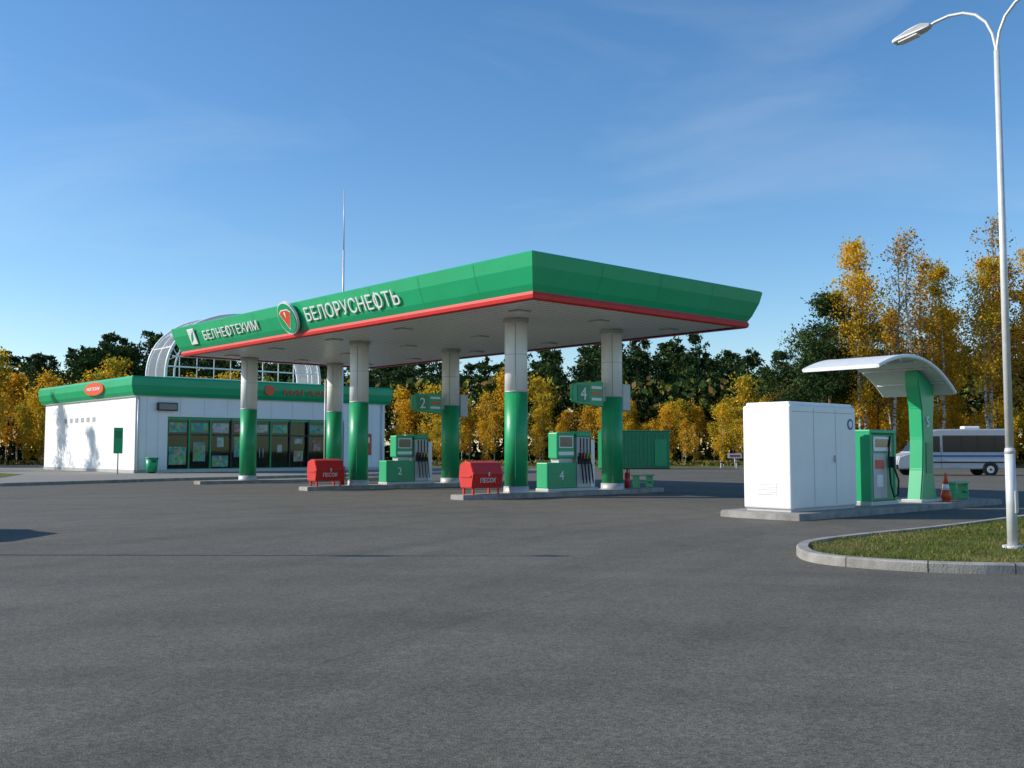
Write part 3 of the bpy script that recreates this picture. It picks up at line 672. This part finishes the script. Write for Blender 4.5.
def car(name,x,y,rz):
    e=empty(name,(x,y,0),rz)
    P=mat('car_paint',(.05,.07,.12),.25,var=.05,coat=.8)
    side_extrude('body',e,[(-2.15,.32),(-2.18,.6),(-2.05,.78),(-1.1,.92),(1.5,.95),(2.05,.92),(2.15,.7),(2.12,.32)],-.86,.86,P,.08)
    v=[];f=[]
    for z,xa,xb,w in ((.90,-1.2,1.75,.82),(1.40,-.35,1.2,.66),(1.45,-.2,1.05,.6)):
        v+=[(xa,-w,z),(xb,-w,z),(xb,w,z),(xa,w,z)]
    for k in range(2):
        for i in range(4): j=(i+1)%4; f.append((4*k+i,4*k+j,4*k+4+j,4*k+4+i))
    f.append((8,9,10,11)); mi=[0]*4+[1]*5
    pydata('greenhouse',v,f,e,[CARGLASS,P],mi=mi)
    for s in(-1,1):
        for xx in(-1.3,1.3): cyl('arch',e,(xx,s*.84,.34),(xx,s*.865,.34),.38,DARK); wheel(e,xx,s*.78,.31,s)
        for xa,xb in ((-1.17,-.33),(.35,.38),(1.72,1.18)): tube('pillar',e,[(xa,s*.825,.92),(xb,s*.665,1.41)],.03,P)
        box('headlamp',e,(-2.12,s*.62,.66),(.1,.34,.14),GALV,.02); box('tail_lamp',e,(2.12,s*.66,.72),(.06,.3,.16),RED,.02); box('mirror',e,(-.85,s*.95,.98),(.1,.18,.12),P,.03)
    box('bumper',e,(-2.17,0,.42),(.08,1.6,.16),DARK,.03); box('number_plate',e,(-2.22,0,.45),(.02,.5,.11),WHITE)
car('parked_car',-11.5,17.0,R(88))

e=empty('road_marker_posts',(17.5,84,0))
for i in range(4):
    box('post_%d'%i,e,(i*1.3,0,.3),(.10,.10,.6),WHITE,.01); box('band_%d'%i,e,(i*1.3,0,.48),(.11,.11,.12),DARK)
e=empty('direction_sign',(19,85.5,0)); cyl('post',e,(0,0,0),(0,0,1.1),.04,GALV); box('panel',e,(0,-.05,1.0),(1.2,.04,.4),WHITE,.01); box('band',e,(0,-.075,1.0),(.9,.01,.16),RED)

# ---------------------------------------------------------------- trees
def cones(P0,P1,r0,r1,k=5):
    P0=np.array(P0,float);P1=np.array(P1,float);r0=np.array(r0,float);r1=np.array(r1,float)
    d=P1-P0; d/=np.linalg.norm(d,axis=1,keepdims=True)+1e-9
    ref=np.where(np.abs(d[:,2:3])>.9,np.array([[1.,0,0]]),np.array([[0,0,1.]])); u=np.cross(d,ref); u/=np.linalg.norm(u,axis=1,keepdims=True); w=np.cross(d,u)
    out=[]
    for i in range(k):
        a0=2*math.pi*i/k;a1=2*math.pi*(i+1)/k
        c0=u*math.cos(a0)+w*math.sin(a0); c1=u*math.cos(a1)+w*math.sin(a1)
        out.append(np.stack([P0+c0*r0[:,None],P0+c1*r0[:,None],P1+c1*r1[:,None],P1+c0*r1[:,None]],1))
    return np.concatenate(out,0)
def cards(pts,s,rng,asp=.65):
    n=len(pts); u=rng.normal(size=(n,3)); u/=np.linalg.norm(u,axis=1,keepdims=True); t=rng.normal(size=(n,3)); 
    v=np.cross(u,t); v/=np.linalg.norm(v,axis=1,keepdims=True)+1e-9
    s=np.broadcast_to(np.asarray(s,float),(n,))[:,None]; u=u*s; v=v*s*asp
    return np.stack([pts-u,pts-v,pts+u,pts+v],1)
def birch(H,rng,nl,ls,width=.2,fineness=1,bare=0.0,pal=(2,2,2,2,3,4,5),low=.22,wk=1.0):
    K=8; zs=np.linspace(0,H,K+1); bx=np.cumsum(rng.normal(0,.010*H,K+1)); by=np.cumsum(rng.normal(0,.010*H,K+1)); bx-=bx[0];by-=by[0]
    T=np.stack([bx,by,zs],1); rad=.0085*H*(1-zs/H)**.8+.012
    q=[cones(T[:-1],T[1:],rad[:-1],rad[1:],6)]; mi=[np.zeros(len(q[0]))]
    nb=int(34*fineness); P0=[];P1=[];R0=[];R1=[];C=[];W=[]
    for i in range(nb):
        t=low+(.98-low)*rng.random()**.8; z=t*H; p=np.array([np.interp(z,zs,bx),np.interp(z,zs,by),z])
        a=rng.uniform(0,6.28); prof=math.sin(math.pi*min(1,(1-t)*1.0+.07))**.8; L=H*width*prof*rng.uniform(.6,1.2)
        el=rng.uniform(.6,1.25)
        d=np.array([math.cos(a)*math.cos(el),math.sin(a)*math.cos(el),math.sin(el)]); m=p+d*L*.6; 
        d2=d.copy(); d2[2]-=.3; e=m+d2*L*.5
        if e[2]>H: e[2]=H
        r=.003*H*(1-t)+.010
        P0+=[p,m];P1+=[m,e];R0+=[r,r*.6];R1+=[r*.6,r*.2]
        for s in range(5):
            b=p+(e-p)*rng.uniform(.3,1.0); dd=rng.normal(size=3); dd[2]=abs(dd[2])*.7; dd/=np.linalg.norm(dd); c=b+dd*L*.26
            P0.append(b);P1.append(c);R0.append(r*.35);R1.append(r*.15); C.append(c);W.append((L*.14+.12)*wk)
        C.append(e);W.append((L*.12+.10)*wk)
    tw_=cones(P0,P1,R0,R1,3); q.append(tw_); mi.append(np.ones(len(tw_)))
    C=np.array(C);W=np.array(W); keep=rng.random(len(C))>bare; C=C[keep];W=W[keep]
    if len(C) and nl:
        idx=rng.integers(0,len(C),nl); pts=C[idx]+rng.normal(size=(nl,3))*W[idx][:,None]*np.array([1,1,1.1])
        pts[:,2]=np.abs(pts[:,2])
        lq=cards(pts,ls*rng.uniform(.6,1.3,nl),rng); q.append(lq)
        cm=rng.choice(pal,len(C)); mm=cm[idx]; sw=rng.random(nl)<.25; mm=np.where(sw,rng.choice([2,3,5],nl),mm); mi.append(mm)
    return np.concatenate(q),np.concatenate(mi)
def pine(H,rng,nl,ls,crown=.5,width=.17):
    K=6; zs=np.linspace(0,H,K+1); bx=np.cumsum(rng.normal(0,.006*H,K+1)); by=np.cumsum(rng.normal(0,.006*H,K+1)); bx-=bx[0];by-=by[0]
    T=np.stack([bx,by,zs],1); rad=.011*H*(1-zs/H)**.8+.02
    a_=cones(T[:-1],T[1:],rad[:-1],rad[1:],6); q=[a_]; mi=[np.zeros(len(a_))]
    P0=[];P1=[];R0=[];R1=[];C=[];W=[]
    for i in range(38):
        t=rng.uniform(1-crown,.985); z=t*H; p=np.array([np.interp(z,zs,bx),np.interp(z,zs,by),z]); a=rng.uniform(0,6.28)
        s=(t-(1-crown))/crown; prof=(math.sin(math.pi*(s*.78+.22)))**.75+.12; L=H*width*prof*rng.uniform(.55,1.15)
        el=.1+.6*s; d=np.array([math.cos(a)*math.cos(el),math.sin(a)*math.cos(el),math.sin(el)]); e=p+d*L
        P0.append(p);P1.append(e);R0.append(.004*H*(1-t)+.02);R1.append(.01)
        for k in range(3):
            f=rng.uniform(.4,1.05); c=p+d*L*f+rng.normal(size=3)*L*.16; C.append(c);W.append(L*.17+.12)
    tw_=cones(P0,P1,R0,R1,3); q.append(tw_); mi.append(np.ones(len(tw_)))
    C=np.array(C);W=np.array(W); idx=rng.integers(0,len(C),nl); pts=C[idx]+rng.normal(size=(nl,3))*W[idx][:,None]*np.array([1.1,1.1,.55])
    lq=cards(pts,ls*rng.uniform(.6,1.3,nl),rng,asp=.4); q.append(lq); cm=rng.choice([2,2,3],len(C)); mi.append(cm[idx])
    return np.concatenate(q),np.concatenate(mi)
BM=[BARK_B,TWIG,LF_Y,LF_O,LF_B,LF_G]; PM=[BARK_P,BARK_D,NEED,NEED2]
def mass(name,variants,places,mats):
    Q=[];MI=[]
    for (x,y,s,r,vi) in places:
        q,m=variants[vi]; c,sn=math.cos(r),math.sin(r); p=q.reshape(-1,3)*s; X=p[:,0]*c-p[:,1]*sn+x; Y=p[:,0]*sn+p[:,1]*c+y
        Q.append(np.stack([X,Y,p[:,2]],1)); MI.append(m)
    me=fast_mesh(name,np.concatenate(Q),None,mats,np.concatenate(MI)); return link(me,name)
rg=np.random.default_rng(11)
PV=[pine(15,rg,1700,.30,crown=rg.uniform(.5,.75),width=.14) for _ in range(5)]
BV=[birch(9,rg,1900,.15,fineness=.5,width=.24,low=.03,wk=1.25,pal=p_) for p_ in [(2,2,2,3),(2,2,2,2,5),(2,2,3,3),(2,2,2,3,4),(2,3,3,3,4),(2,2,5,5,3)]]
BV+= [birch(9,rg,500,.13,fineness=.5,width=.22,bare=.6) for _ in range(2)]
pl=[]
for row,(yy,dx) in enumerate(((119,2.4),(125,2.3),(133,2.4))):
    x=-125
    while x<125:
        hs=rg.uniform(.80,.97)*(1+.06*math.sin(x*.11)+.04*math.sin(x*.37)) *(.92,1.0,1.08)[row]
        pl.append((x+rg.normal(0,.8),yy+rg.normal(0,1.5)+abs(x)*-.05,hs,rg.uniform(0,6.28),int(rg.integers(0,5)))); x+=dx*rg.uniform(.6,1.4)
mass('distant_pine_forest',PV,pl,PM)
pl=[]
for row,(yy,dx,sc_) in enumerate(((100,2.1,.52),(105,1.9,.72),(110,2.0,.88))):
    x=-105
    while x<105:
        s=sc_*rg.uniform(.65,1.1)*(1+.12*math.sin(x*.19+row))
        if x<-40: s*=1.25
        vi=int(rg.integers(0,6)) if rg.random()>.10 else int(rg.integers(6,8))
        pl.append((x+rg.normal(0,.6),yy+rg.normal(0,1.5)-max(0,-x-35)*.35,s,rg.uniform(0,6.28),vi)); x+=dx*rg.uniform(.6,1.5)
mass('distant_birch_thicket',BV,pl,BM)
n=30000; X=rg.uniform(-125,125,n); Y=rg.uniform(112,119,n)-np.abs(X)*.05; Z=rg.random(n)**1.5*9.5
lq=cards(np.stack([X,Y,Z],1),rg.uniform(.28,.62,n),rg); me=fast_mesh('forest_undergrowth',lq.reshape(-1,3),None,[NEED,LF_B,LF_G],rg.choice([0,0,0,0,0,1,2],n)); link(me,'forest_undergrowth')
n=14000; X=rg.uniform(-100,110,n); Y=rg.uniform(93,102,n); Z=rg.random(n)*.5; lq=cards(np.stack([X,Y,Z],1),rg.uniform(.08,.22,n),rg)
me=fast_mesh('dry_weeds',lq.reshape(-1,3),None,[GB,GB2,LF_B],rg.choice([0,0,1,2],n)); link(me,'dry_weeds')

def mesh_of(name,t,mats): 
    q,m=t; return fast_mesh(name,q.reshape(-1,3),None,mats,m)
TB=[mesh_of('birch_mesh_%d'%i,birch(18,rg,nl,.115,fineness=1.5,width=wd,bare=ba,pal=pa,low=lo),BM) for i,(nl,wd,ba,pa,lo) in enumerate([
  (6500,.135,.12,(2,2,2,3),.2),(5800,.12,.2,(2,2,2,3,5),.25),(2400,.13,.5,(2,3,4,4),.3),(1100,.14,.75,(4,4,3),.3),(6000,.145,.12,(2,2,3,4),.2)])]
TP=[mesh_of('pine_mesh_%d'%i,pine(15,rg,9500,.17,crown=cr,width=.2),PM) for i,cr in enumerate([.55,.7])]
for x,y,H,vi in [(29.9,85,19.0,0),(31.2,88,17.0,2),(32.8,86,19.2,3),(33.9,83,19.4,3),(35.6,88,18.5,2),(36.6,85,16.8,1),(37.6,87,13.5,0),(38.4,89,18,3),(39.8,84,17.4,1),(41.3,86,21,3),(42.8,86,18.0,4),(44.3,82,18.8,2),(46.5,88,19,0),(49,84,18,4),(52.5,87,19,1),(56,84,18,0),(60,86,19,2),(34.5,91,14,4),(31.5,92,13,0),(40.5,92,14,0),(44,91,15,1)]:
    o=bpy.data.objects.new('birch_tree',TB[vi]); COL.objects.link(o); o.location=(x,y,0); s=H/18; o.scale=(s,s,s); o.rotation_euler=(0,0,rg.uniform(0,6.28))
for x,y,H,vi in [(27.2,86,14.9,0),(28.4,89,12.0,1),(25.2,93,10.5,1),(46.9,90,15.5,1),(30.3,97,12,0),(36,99,14,0),(41,98,14,1),(54,92,16,0)]:
    o=bpy.data.objects.new('pine_tree',TP[vi]); COL.objects.link(o); o.location=(x,y,0); s=H/15; o.scale=(s,s,s); o.rotation_euler=(0,0,rg.uniform(0,6.28))
pl=[]
for i in range(64): pl.append((rg.uniform(20,64),rg.uniform(84,99),rg.uniform(.38,.78),rg.uniform(0,6.28),int(rg.integers(0,6))))
mass('young_birch_thicket',BV,pl,BM)
pl=[(-45+rg.uniform(-24,2),rg.uniform(80,92),rg.uniform(.8,1.15),rg.uniform(0,6.28),int(rg.integers(0,6))) for i in range(26)]
mass('shopside_birch_thicket',BV,pl,BM)
for x,y,H,vi in [(-43,65.5,11,1),(-46,70,12,4)]:
    o=bpy.data.objects.new('birch_tree',TB[vi]); COL.objects.link(o); o.location=(x,y,0); s=H/18; o.scale=(s,s,s)

# ---------------------------------------------------------------- light, sky, camera
EL=R(28); az_dir=Vector((-1,.02,0)).normalized()
sd=Vector((az_dir.x*math.cos(EL),az_dir.y*math.cos(EL),math.sin(EL)))
sun=bpy.data.lights.new('sun','SUN'); sun.energy=5.0; sun.angle=R(.5); sun.color=(1,.95,.86)
so=bpy.data.objects.new('sun',sun); COL.objects.link(so); so.rotation_euler=sd.to_track_quat('Z','Y').to_euler()
w=bpy.data.worlds.new('World'); scene.world=w; w.use_nodes=True; nt=w.node_tree; N=nt.nodes; L=nt.links
bg=N['Background']; sky=N.new('ShaderNodeTexSky'); sky.sky_type='NISHITA'; sky.sun_disc=False; sky.sun_elevation=EL; sky.sun_rotation=math.atan2(az_dir.x,az_dir.y)
sky.air_density=1.0; sky.dust_density=.3; sky.ozone_density=3.0; sky.altitude=100
hs=N.new('ShaderNodeHueSaturation'); hs.inputs['Hue'].default_value=.5; hs.inputs['Saturation'].default_value=1.2; hs.inputs['Value'].default_value=1.12; L.new(sky.outputs[0],hs.inputs['Color'])
tc=N.new('ShaderNodeTexCoord'); mp=N.new('ShaderNodeMapping'); mp.inputs['Rotation'].default_value=(R(10),R(-24),R(55)); mp.inputs['Scale'].default_value=(1.0,3.8,5.0)
L.new(tc.outputs['Generated'],mp.inputs[0]); ns=N.new('ShaderNodeTexNoise'); ns.inputs['Scale'].default_value=1.9; ns.inputs['Detail'].default_value=10; ns.inputs['Roughness'].default_value=.58; ns.inputs['Distortion'].default_value=.7
L.new(mp.outputs[0],ns.inputs['Vector']); cr=N.new('ShaderNodeValToRGB'); e=cr.color_ramp.elements; e[0].position=.52; e[0].color=(0,0,0,1); e[1].position=.84; e[1].color=(.17,.17,.17,1); L.new(ns.outputs['Fac'],cr.inputs[0])
mx=N.new('ShaderNodeMixRGB'); mx.inputs['Color2'].default_value=(5.0,5.6,6.4,1); L.new(cr.outputs[0],mx.inputs['Fac']); L.new(hs.outputs[0],mx.inputs['Color1']); L.new(mx.outputs[0],bg.inputs[0])
bg.inputs['Strength'].default_value=.15
cam=bpy.data.cameras.new('camera'); co=bpy.data.objects.new('camera',cam); COL.objects.link(co); co.location=(0,0,1.5); co.rotation_euler=(R(90+3.78),0,0); cam.lens=35.16; cam.sensor_width=36; cam.clip_end=3000; cam.clip_start=.1
scene.camera=co
scene.view_settings.view_transform='Standard'; scene.view_settings.look='None'; scene.view_settings.exposure=0
